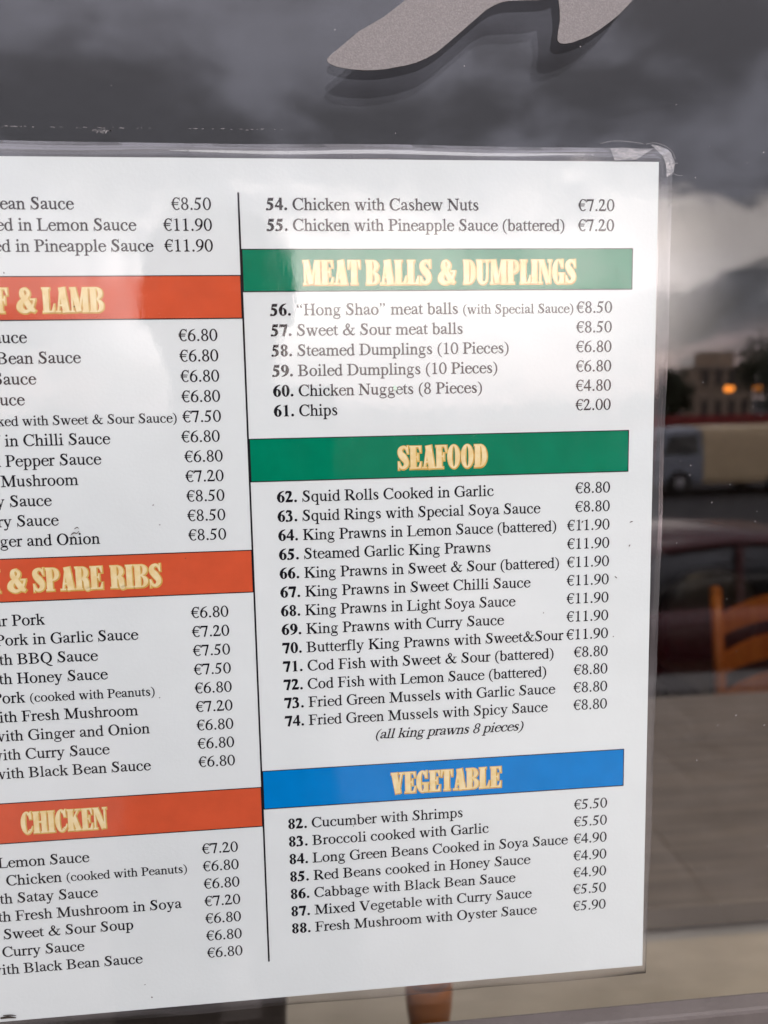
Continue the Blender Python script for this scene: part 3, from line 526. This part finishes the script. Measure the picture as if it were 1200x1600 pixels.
m_stone = mat('ledge_stone', (.52, .48, .42), .55, col2=(.70, .65, .58), scale=7, detail=7, stretch=(1, 2.2, 1), bump=.15, bscale=60)  # stone mottle also stands in for blotchy reflected shading, put into the colour
tag(MB().bbox(-.9, 1.9, .062, .93, .64, .70, .006).build('window_ledge', m_stone, org=(.4, .5, .64)), 'pale stone ledge with painted reflection mottling inside below the window', 'ledge')
m_top = mat('table_wood', (.115, .095, .078), .4, col2=(.19, .16, .13), scale=5, stretch=(.7, 9, 1), detail=6, bump=.1, bscale=40)
tb = thing('dining_table', (1.2, 1.26, 0), 'dull brown wooden dining table behind pale window ledge', 'table'); O_ = tuple(tb.location)
MB().bbox(.15, 2.3, .83, 1.69, .715, .75, .006).build('table_top', m_top, tb, org=O_)
MB().box(.24, 2.21, .95, 1.6, .62, .714).build('apron', m_top, tb, org=O_)
for x in (.26, 2.12):
    for y in (.965, 1.52): MB().box(x, x + .07, y, y + .07, 0, .619).build('leg', m_top, tb, org=O_)

m_dark = mat('dark_stained_wood', (.025, .018, .014), .5, .3, 14, stretch=(1, 6, 6))
m_pine = mat('varnished_pine', (.44, .13, .022), .35, col2=(.55, .185, .035), scale=6, stretch=(6, 6, .8), detail=5)
m_rush = mat('rush_seat', (.35, .22, .10), .8, .25, 60, .4, 120)
def chair(loc, rz, label):
    c = thing('dining_chair', loc, label, 'chair', 'ladder-back dining chairs', rz)
    for s in (-1, 1):
        MB().tube([(s * .205, 0, 0), (s * .205, .0, .45), (s * .208, -.02, .7), (s * .21, -.055, .935)], [.018, .019, .018, .0165], 12).build('post', m_pine, c, True)
        MB().lathe([(.0165, 0), (.0175, .006), (.016, .013), (.010, .018), (.003, .02)], (s * .21, -.0545, .928)).build('finial', m_pine, c, True)
        MB().tube([(s * .22, .40, 0), (s * .22, .40, .2), (s * .22, .40, .46)], [.016, .020, .018], 12).build('leg', m_pine, c, True)
        MB().tube([(s * .213, .01, .2), (s * .22, .39, .2)], .010).build('stretcher', m_pine, c, True)
    for zz in (.14, .26): MB().tube([(-.21, .40, zz), (.21, .40, zz)], .010).build('stretcher', m_pine, c, True)
    for i, zz in enumerate((.57, .685, .80)):
        v = []; f = []; yb = 0 if zz < .5 else -.02 - (zz - .65) * .12
        for k in range(15):
            u = k / 14 * 2 - 1; a = .055 * (1 - u * u); b = .03 * (1 - u * u); x = u * .20; y = yb - b * .6
            v += [(x, y - .006, zz + a * .75), (x, y + .006, zz + a * .75), (x, y + .006, zz + a + .062), (x, y - .006, zz + a + .062)]
        for k in range(14):
            o = k * 4; f += [(o + j, o + (j + 1) % 4, o + 4 + (j + 1) % 4, o + 4 + j) for j in range(4)]
        f += [(3, 2, 1, 0), (56, 57, 58, 59)]
        MB().add(v, f).build('back_slat', m_pine, c)
    MB().bbox(-.225, .225, .0, .42, .43, .47, .012).build('seat', m_rush, c)
    return c
chair((1.425, 1.99, 0), math.pi, 'varnished orange ladder-back chair on far side of brown table')
# dark padded chair with a rounded back, farther in
pc = thing('padded_chair', (1.56, 2.75, 0), 'dark padded chair with rounded back behind the orange ladder-back chair', 'chair'); m_pad = mat('dark_leather', (.055, .053, .056), .35, .2, 30, .2, 150)
bk = MB(); vs2 = []; fs2 = []
arcp = [(-.17, .50), (-.178, .62), (-.175, .72), (-.15, .79), (-.10, .835), (-.04, .853), (.04, .853), (.10, .835), (.15, .79), (.175, .72), (.178, .62), (.17, .50)]
for y_, sc_ in ((-.03, .93), (-.018, 1.0), (.018, 1.0), (.03, .93)): vs2 += [(x_ * sc_, y_, .5 + (z_ - .5) * (sc_ if sc_ == 1 else .97)) for x_, z_ in arcp]
nn = len(arcp)
for j_ in range(3): fs2 += [(j_ * nn + i_, j_ * nn + (i_ + 1) % nn, (j_ + 1) * nn + (i_ + 1) % nn, (j_ + 1) * nn + i_) for i_ in range(nn)]
MB().add(vs2, fs2 + [tuple(range(nn))[::-1], tuple(range(3 * nn, 4 * nn))]).build('backrest', m_pad, pc, True)
MB().bbox(-.21, .21, -.44, .02, .42, .498, .02).build('seat', m_pad, pc)
for sx_ in (-.18, .18):
    for sy_ in (-.40, -.02): MB().tube([(sx_, sy_, 0), (sx_, sy_, .43)], [.014, .018], 8).build('leg', m_dark, pc, True)
# turned wooden vase and a dark box on the ledge, only their tops show under the menu
m_vase = mat('turned_wood', (.40, .13, .04), .35, col2=(.52, .19, .06), scale=9, stretch=(1, 1, 6), detail=5)
vs_ = thing('wooden_vase', (.0955, .37, .70), 'turned orange brown wooden vase with wide rim below menu edge', 'vase'); vo = tuple(vs_.location)
MB().lathe([(.030, 0), (.034, .01), (.028, .03), (.024, .10), (.019, .17), (.0125, .22), (.0125, .235), (.0165, .262), (.0195, .285), (.0205, .300), (.019, .312)], vo, 28).build('body', m_vase, vs_, True, vo)
MB().lathe([(.0155, .3125), (.0195, .3125), (.0197, .318), (.018, .322)], vo, 28).build('rim', m_vase, vs_, True, vo)
bx_ = thing('dark_box', (-.20, .40, .70), 'dark brown wooden box on ledge under lower left of price list', 'box'); bo = tuple(bx_.location)
MB().bbox(-.42, -.035, .22, .50, .701, .92, .004).build('carcass', m_dark, bx_, org=bo); MB().bbox(-.425, -.030, .215, .505, .9205, .945, .004).build('lid', m_dark, bx_, org=bo)
# warm ceiling lamp over the tables
lm = thing('ceiling_lamp', (1.5, 1.0, RZ1), 'round warm ceiling lamp over the dining table', 'lamp'); lo = tuple(lm.location)
MB().lathe([(.16, -.09), (.18, -.07), (.18, -.02), (.05, 0)], lo, 24).build('shade', mat('lamp_metal', (.5, .45, .4), .4), lm, True, lo)
MB().lathe([(.02, -.112), (.10, -.108), (.15, -.095)], lo, 24).build('diffuser', mat('lamp_glow', (.9, .8, .6), .5, emit=((1, .62, .28), 4)), lm, True, lo)
pl = bpy.data.lights.new('lamp_light', 'AREA'); pl.energy = LAMP; pl.color = (1, .72, .42); pl.shape = 'DISK'; pl.size = .28
po = bpy.data.objects.new('lamp_light', pl); COL.objects.link(po); po.parent = lm; po.location = (0, 0, -.12)

# ------------------------------------------------------------------ the street that the glass mirrors
SZ = -.95
m_asph = mat('asphalt', (.038, .036, .037), .8, .25, 3, .4, 60)
tag(MB().box(-900, 900, -1500, -4.0, SZ - .4, SZ).build('ground', m_asph), kind='structure')
m_pave = mat('paving_stone', (.30, .27, .235), .8, .16, 5, .3, 70); m_joint = mat('paving_joint', (.27, .245, .21), .9)
ter = tag(MB().box(-6, 8, -3.7, -.006, -1.36, -.012).build('terrace', m_joint), kind='structure')
slab = None; rs = random.Random(5)
for j in range(6):
    for i in range(14):
        if slab is None:
            slab = MB().bbox(-.2988, .2988, -.2988, .2988, -.011, 0, .0008); so_ = slab.build('paving_slab', m_pave); sm_ = so_.data
        else: so_ = bpy.data.objects.new('paving_slab', sm_); COL.objects.link(so_)
        so_.parent = ter; so_.location = (-3.0 + .6 * i + (.3 if j % 2 else 0), -.33 - .6 * j, rs.uniform(-.002, .001))
tag(MB().bbox(-6, 8, -3.98, -3.72, -1.36, .004, .01).build('kerb', mat('kerb_stone', (.16, .15, .14), .8, .12, 8, .3, 60)), kind='structure')

m_tyre = mat('tyre', (.02, .02, .02), .8); m_rim = mat('wheel_rim', (.5, .5, .52), .3, metal=.8); m_cglass = mat('car_glass', (.015, .017, .02), .05, spec=.8)
m_black = mat('black_trim', (.02, .02, .022), .5); m_lampc = mat('car_lamp', (.8, .8, .78), .1); m_tail = mat('tail_lamp', (.45, .02, .015), .2)
def wheel(par, x, y, r, w):
    t = MB(); a = []
    prof = [(r * .62, -w / 2), (r * .93, -w / 2), (r, -w * .3), (r, w * .3), (r * .93, w / 2), (r * .62, w / 2)]
    n = 24
    def ringm(prof):
        m = MB(); vs = [(x + q * math.cos(2 * math.pi * k / n), y + d, r + q * math.sin(2 * math.pi * k / n)) for q, d in prof for k in range(n)]
        fs = [(i * n + k, i * n + (k + 1) % n, (i + 1) * n + (k + 1) % n, (i + 1) * n + k) for i in range(len(prof) - 1) for k in range(n)]
        return m.add(vs, fs + [tuple(range(n))[::-1], tuple(range((len(prof) - 1) * n, len(prof) * n))])
    wv = ringm(prof).build('wheel', m_tyre, par, True)
    ringm([(r * .2, -w * .56), (r * .6, -w * .46), (r * .6, w * .46), (r * .2, w * .56)]).build('rim', m_rim, wv)
def loft(secs):
    """secs: (x, [(half width, z), ...]) from the sill up to the middle of the roof"""
    m = MB(); vs = []; n = len(secs[0][1]) * 2
    for x, pr in secs: vs += [(x, -h, zz) for h, zz in pr] + [(x, h, zz) for h, zz in reversed(pr)]
    fs = [(i * n + k, i * n + (k + 1) % n, (i + 1) * n + (k + 1) % n, (i + 1) * n + k) for i in range(len(secs) - 1) for k in range(n)]
    return m.add(vs, fs + [tuple(range(n))[::-1], tuple(range((len(secs) - 1) * n, len(secs) * n))])
def car(loc, rz, label, m_body):
    c = thing('parked_car', loc, label, 'car', None, rz)
    lo_ = [(-2.02, .62, .40, .66), (-1.98, .74, .26, .80), (-1.7, .82, .20, .90), (-1.2, .85, .18, .94), (-.3, .86, .18, .96), (.6, .86, .18, .95), (1.2, .84, .18, .90), (1.7, .80, .22, .80), (1.98, .70, .28, .66), (2.04, .56, .40, .56)]
    loft([(x, [(w - .06, zb), (w, zb + .12), (w, zt - .12), (w - .05, zt - .02), (w * .5, zt)]) for x, w, zb, zt in lo_]).build('body', m_body, c, True)
    gh = [(-1.78, .66, .90, .905), (-1.45, .64, .91, 1.24), (-1.1, .62, .92, 1.37), (-.4, .62, .92, 1.41), (.15, .62, .92, 1.36), (.55, .64, .92, 1.18), (1.02, .68, .89, .905)]
    loft([(x, [(w + .09, zb), (w + .04, zb + (zt - zb) * .5), (w - .03, zt - .02), (w * .5, zt)]) for x, w, zb, zt in gh]).build('window', m_cglass, c, True)
    rf = loft([(x, [(w - .02, zt - .035), (w - .04, zt + .008), (w * .5, zt + .03)]) for x, w, zt in ((-1.40, .63, 1.26), (-1.1, .62, 1.37), (-.4, .62, 1.41), (.12, .62, 1.37), (.30, .60, 1.30))])
    rf.build('roof', m_body, c, True)
    for s in (-1, 1):
        for xa, xb, za in ((.30, 1.0, 1.30), (-.42, -.36, 1.38), (-1.40, -1.74, 1.26)): MB().tube([(xa, s * .62, za), (xb, s * .74, .92)], .028, 6).build('pillar', m_body, c)
        MB().bbox(.62, .78, s * .86 - .09 + s * .06, s * .86 + .09 + s * .06, .95, 1.08, .03).build('mirror', m_body, c)
        MB().bbox(1.90, 2.03, s * .56 - .14, s * .56 + .14, .52, .64, .03).build('headlight', m_lampc, c)
        MB().bbox(-2.04, -1.93, s * .62 - .11, s * .62 + .11, .60, .76, .03).build('tail_light', m_tail, c)
        for xw in (-1.28, 1.28): wheel(c, xw, s * .79, .30, .19)
    MB().bbox(-1.6, 1.6, -.875, .875, .36, .40, .015).build('trim_strip', m_black, c)
    return c
LV = 22.0
car((2.75, -6.1, SZ), R(177), 'dark red parked saloon car mirrored in the window', mat('dark_red_paint', (.085, .006, .011), .3, coat=.25))
# cream van
v = thing('parked_van', (10.95, -21.0, SZ), 'cream panel van with grey cab parked across the street', 'van', None, R(178))
m_cream_p = mat('cream_paint', (.86, .66, .40), .45, .05, 4, coat=.3); m_cab = mat('grey_cab_paint', (.33, .36, .41), .4)
loft([(x, [(.86, .30), (.92, .45), (.92, 1.45), (.88, 1.68), (.78, 1.74), (.4, 1.76)]) for x in (-2.3, -2.2, 0, .80)]).build('cargo_body', m_cream_p, v)
loft([(.81, [(.86, .30), (.92, .45), (.92, 1.0), (.90, 1.05), (.8, 1.66), (.4, 1.74)]), (1.75, [(.86, .30), (.92, .45), (.92, 1.0), (.90, 1.05), (.78, 1.62), (.4, 1.70)]), (2.15, [(.86, .30), (.92, .45), (.92, .95), (.90, 1.0), (.80, 1.1), (.4, 1.16)]), (2.42, [(.7, .34), (.84, .45), (.84, .75), (.8, .85), (.7, .90), (.4, .93)])]).build('cab', m_cab, v)
for s in (-1, 1):
    MB().add([(.95, s * .925, 1.06), (1.9, s * .915, 1.06), (1.68, s * .85, 1.52), (.95, s * .86, 1.56)], [(0, 1, 2, 3)]).build('side_window', m_cglass, v)
    for xw in (-1.3, 1.45): wheel(v, xw, s * .87, .33, .2)
    MB().bbox(2.34, 2.44, s * .6 - .12, s * .6 + .12, .58, .72, .03).build('headlight', m_lampc, v)
MB().add([(1.80, -.74, 1.60), (1.80, .74, 1.60), (2.16, .78, 1.14), (2.16, -.78, 1.14)], [(0, 1, 2, 3)]).build('windscreen', m_cglass, v)
MB().bbox(2.36, 2.5, -.84, .84, .32, .48, .03).build('bumper', m_black, v)
# red boundary wall and what stands behind it
rw = tag(MB().bbox(-2, 40, -26.2, -26.0, SZ, .97, .02).build('boundary_wall', mat('red_render', (.30, .035, .035), .8, .15, 2), org=(19, -26, SZ)), 'long low dark red wall behind the cream van', 'wall')
bd = thing('apartment_building', (30.5, -62, SZ), 'beige flat-roofed building with stepped top beyond the red wall', 'building'); bO = tuple(bd.location)
m_beige = mat('beige_render', (.50, .38, .28), .9, .1, .6)
MB().box(29.4, 33.8, -62.5, -60, SZ, 3.9).build('wall', m_beige, bd, org=bO)
MB().box(30.4, 32.6, -62.5, -60.6, 3.91, 5.0).build('upper_storey', m_beige, bd, org=bO)
MB().box(29.2, 34.0, -60.25, -59.8, 3.65, 3.92).build('cornice', mat('cornice', (.42, .34, .27), .9), bd, org=bO)
for i in range(4):
    for zz in (.2, 2.5):
        w = MB().box(29.8 + 1.05 * i, 30.35 + 1.05 * i, -60, -59.95, zz, zz + 1.2).build('window', m_cglass, bd, org=bO)
        MB().box(29.75 + 1.05 * i, 30.4 + 1.05 * i, -59.949, -59.85, zz - .1, zz - .005).build('sill', m_beige, w, org=bO)
def tree(x, y, h, rx, label, seed):
    rn = random.Random(seed); t = thing('broadleaf_tree', (x, y, SZ), label, 'tree', 'trees behind the red wall'); tr = MB(); cz = h * .58
    tr.tube([(0, 0, 0), (.06, .02, h * .3), (0, 0, h * .62)], [.16, .12, .05], 8)
    for k in range(6):
        a = k * 1.05 + rn.random(); tr.tube([(0, 0, h * (.25 + .05 * k)), (math.cos(a) * rx * .35, math.sin(a) * rx * .35, h * (.42 + .05 * k)), (math.cos(a) * rx * .7, math.sin(a) * rx * .7, h * (.5 + .06 * k))], [.06, .045, .015], 6)
    tr.build('trunk', m_bark, t, True); cr = MB()
    cl = []
    for _ in range(26):
        u, w_ = rn.uniform(-1, 1), rn.uniform(0, 6.28); q = rn.random() ** .4; s = math.sqrt(1 - u * u)
        cl.append((math.cos(w_) * s * rx * q * .8, math.sin(w_) * s * rx * q * .8, cz + u * h * .36 * q, rn.uniform(.28, .5) * rx))
    for px, py, pz, pr in cl:
        for _ in range(90):
            d = Vector((rn.gauss(0, 1), rn.gauss(0, 1), rn.gauss(0, 1))).normalized() * pr * rn.random() ** .45; c = Vector((px, py, pz)) + d
            a = Vector((rn.gauss(0, 1), rn.gauss(0, 1), rn.gauss(0, 1))).normalized(); b = a.orthogonal().normalized(); L_ = rn.uniform(.10, .2)
            cr.add([c - a * L_, c + b * L_ * .5, c + a * L_, c - b * L_ * .5], [(0, 1, 2, 3)])
    cr.build('crown', m_leaf, t)
m_bark = mat('bark', (.08, .06, .045), .9, .3, 8); m_leaf = mat('foliage', (.035, .05, .022), .7, .4, 2)
tree(24.8, -54, 4.6, 1.5, 'small dark rounded tree left of the beige building', 1)
tree(27.6, -47, 6.4, 2.8, 'tall dark tree right of the beige building', 2)
tree(30.6, -50, 7.4, 3.0, 'tallest dark tree at right behind street lamps', 4)
def lamp(x, y, hz, s, label):
    l = thing('street_lamp', (x, y, SZ), label, 'street lamp', 'glowing street lamps'); hh = hz - SZ
    MB().tube([(0, 0, 0), (0, 0, hh * .5), (0, 0, hh - .1)], [.06, .045, .03], 10).build('post', m_black, l, True)
    MB().lathe([(.05, hh - .12), (.16, hh - .06), (.25, hh + .04), (.22, hh + .12), (.08, hh + .18)], (0, 0, 0), 16).build('globe', mat('sodium_glow', (1, .5, .1), .5, emit=((1, .28, .03), s)), l, True)
    MB().lathe([(.27, hh + .19), (.22, hh + .27), (.05, hh + .33)], (0, 0, 0), 16).build('cap', m_black, l, True)
lamp(21.2, -39.7, 1.93, 12, 'brightest glowing orange street lamp before beige building')
lamp(22.7, -39.7, 1.93, 1.3, 'dimmer orange street lamp before the tall dark trees')

# ------------------------------------------------------------------ the photographer in front of the glass, holding the phone
m_coat = mat('dark_jacket', (.022, .024, .034), .8, .2, 40); m_skin = mat('skin', (.42, .25, .18), .5); m_hair = mat('dark_hair', (.02, .015, .012), .5)
per = thing('person', (-.11, -.84, 0), 'person in dark jacket and trousers holding up a phone outside the window', 'person'); pO = Vector(per.location)
def skin(name, joints, edges, m, root):
    me = bpy.data.meshes.new(name); me.from_pydata([tuple(Vector(j[:3]) - pO) for j in joints], edges, []); me.materials.append(m)
    o = bpy.data.objects.new(name, me); COL.objects.link(o); o.parent = per
    bm = bmesh.new(); bm.from_mesh(me); bm.verts.layers.skin.verify(); bm.to_mesh(me); bm.free()
    o.modifiers.new('skin', 'SKIN'); o.modifiers.new('sub', 'SUBSURF').levels = 1; o.modifiers['sub'].render_levels = 2; o.modifiers['skin'].use_smooth_shade = True
    sv = me.skin_vertices[0].data
    for i, j in enumerate(joints): sv[i].radius = (j[3], j[4] if len(j) > 4 else j[3]); sv[i].use_root = (i == root)
    return o
J = []; E = []
def jn(p, *r):
    J.append((*p, *r)); return len(J) - 1
def chain(a, *pts):
    for q in pts: b = jn(q[:3], *q[3:]); E.append((a, b)); a = b
    return a
pel = jn((-.11, -.84, .95), .15, .11)
ch = chain(pel, (-.11, -.84, 1.12, .14, .10), (-.11, -.83, 1.30, .16, .11), (-.105, -.81, 1.43, .12, .09))
nk = chain(ch, (-.10, -.79, 1.50, .055, .055), (-.095, -.77, 1.555, .056, .06), (-.09, -.75, 1.62, .076, .09), (-.09, -.75, 1.70, .078, .09), (-.09, -.755, 1.755, .05, .06))
for s, el, wr in ((1, (.17, -.66, 1.20), (.055, -.345, 1.415)), (-1, (-.36, -.66, 1.20), (-.065, -.345, 1.405))):
    sh = chain(ch, (-.105 + s * .17, -.815, 1.41, .062), (*el, .046), (wr[0] - (wr[0] - el[0]) * .1, wr[1] - (wr[1] - el[1]) * .1, wr[2] - (wr[2] - el[2]) * .1, .032))
    w_ = chain(sh, (*wr, .026, .02))
    for k, (dz, ln) in enumerate(((.055, .9), (.032, 1.0), (.008, .95), (-.015, .8))):
        chain(w_, (wr[0] + s * .004, wr[1] + .025, wr[2] + dz * .6 + .012, .010), (wr[0] - s * .012, wr[1] + .043 * ln, wr[2] + dz, .009), (wr[0] - s * .030 * ln, wr[1] + .050, wr[2] + dz + .004, .008))
    chain(w_, (wr[0] - s * .008, wr[1] + .004, wr[2] + .03, .011), (wr[0] - s * .022, wr[1] + .012, wr[2] + .052, .010), (wr[0] - s * .036, wr[1] + .022, wr[2] + .066, .009))
for s in (-1, 1):
    chain(pel, (-.11 + s * .09, -.84, .88, .10, .095), (-.11 + s * .11, -.83, .50, .068), (-.11 + s * .12, -.85, .12, .045), (-.11 + s * .125, -.83, .055, .05, .045), (-.11 + s * .13, -.72, .04, .045, .03))
body = skin('body', J, E, m_coat, pel)
for o3 in ((.0, .075, 0),):
    hd = MB().lathe([(.03, 1.60), (.062, 1.615), (.074, 1.65), (.078, 1.69), (.066, 1.74), (.03, 1.762)], (-.09 - pO.x, -.715 - pO.y, 0), 20).build('face', m_skin, per, True)
for s in (-1, 1):
    MB().lathe([(.002, -.006), (.009, -.003), (.009, .003), (.002, .006)], (-.09 + s * .03 - pO.x, -.642 - pO.y, 1.685), 10).build('eye', mat('eye_white', (.6, .6, .58), .2), per, True)
    MB().bbox(-.09 + s * .082 - .008 - pO.x, -.09 + s * .082 + .008 - pO.x, -.755 - pO.y, -.725 - pO.y, 1.655, 1.71, .006).build('ear', m_skin, per, True)
MB().tube([(-.09 - pO.x, -.645 - pO.y, 1.695), (-.09 - pO.x, -.625 - pO.y, 1.655), (-.09 - pO.x, -.64 - pO.y, 1.648)], [.007, .013, .008], 8).build('nose', m_skin, per, True)
MB().tube([(-.115 - pO.x, -.652 - pO.y, 1.632), (-.09 - pO.x, -.644 - pO.y, 1.63), (-.065 - pO.x, -.652 - pO.y, 1.632)], [.003, .006, .003], 8).build('mouth', mat('lips', (.35, .13, .11), .5), per, True)
hr = MB().lathe([(.086, 1.66), (.09, 1.70), (.086, 1.745), (.06, 1.785), (.02, 1.797)], (-.09 - pO.x, -.757 - pO.y, 0), 22).build('hair', m_hair, per, True)
per.scale = (1, 1, .965)
ph = thing('phone', (0, 0, 0), 'black smartphone held upright in both hands', 'phone'); ph.matrix_world = CAM_M
MB().bbox(-.050, .026, -.140, .014, .003, .011, .0028).build('case', mat('phone_case', (.015, .015, .017), .35), ph)
MB().box(-.047, .023, -.134, .008, .0111, .0114).build('screen', mat('phone_screen', (.01, .01, .012), .08, emit=((.5, .5, .5), .5)), ph)
MB().bbox(-.012, .012, -.03, .009, .0012, .0029, .0006).build('camera_island', m_black, ph)
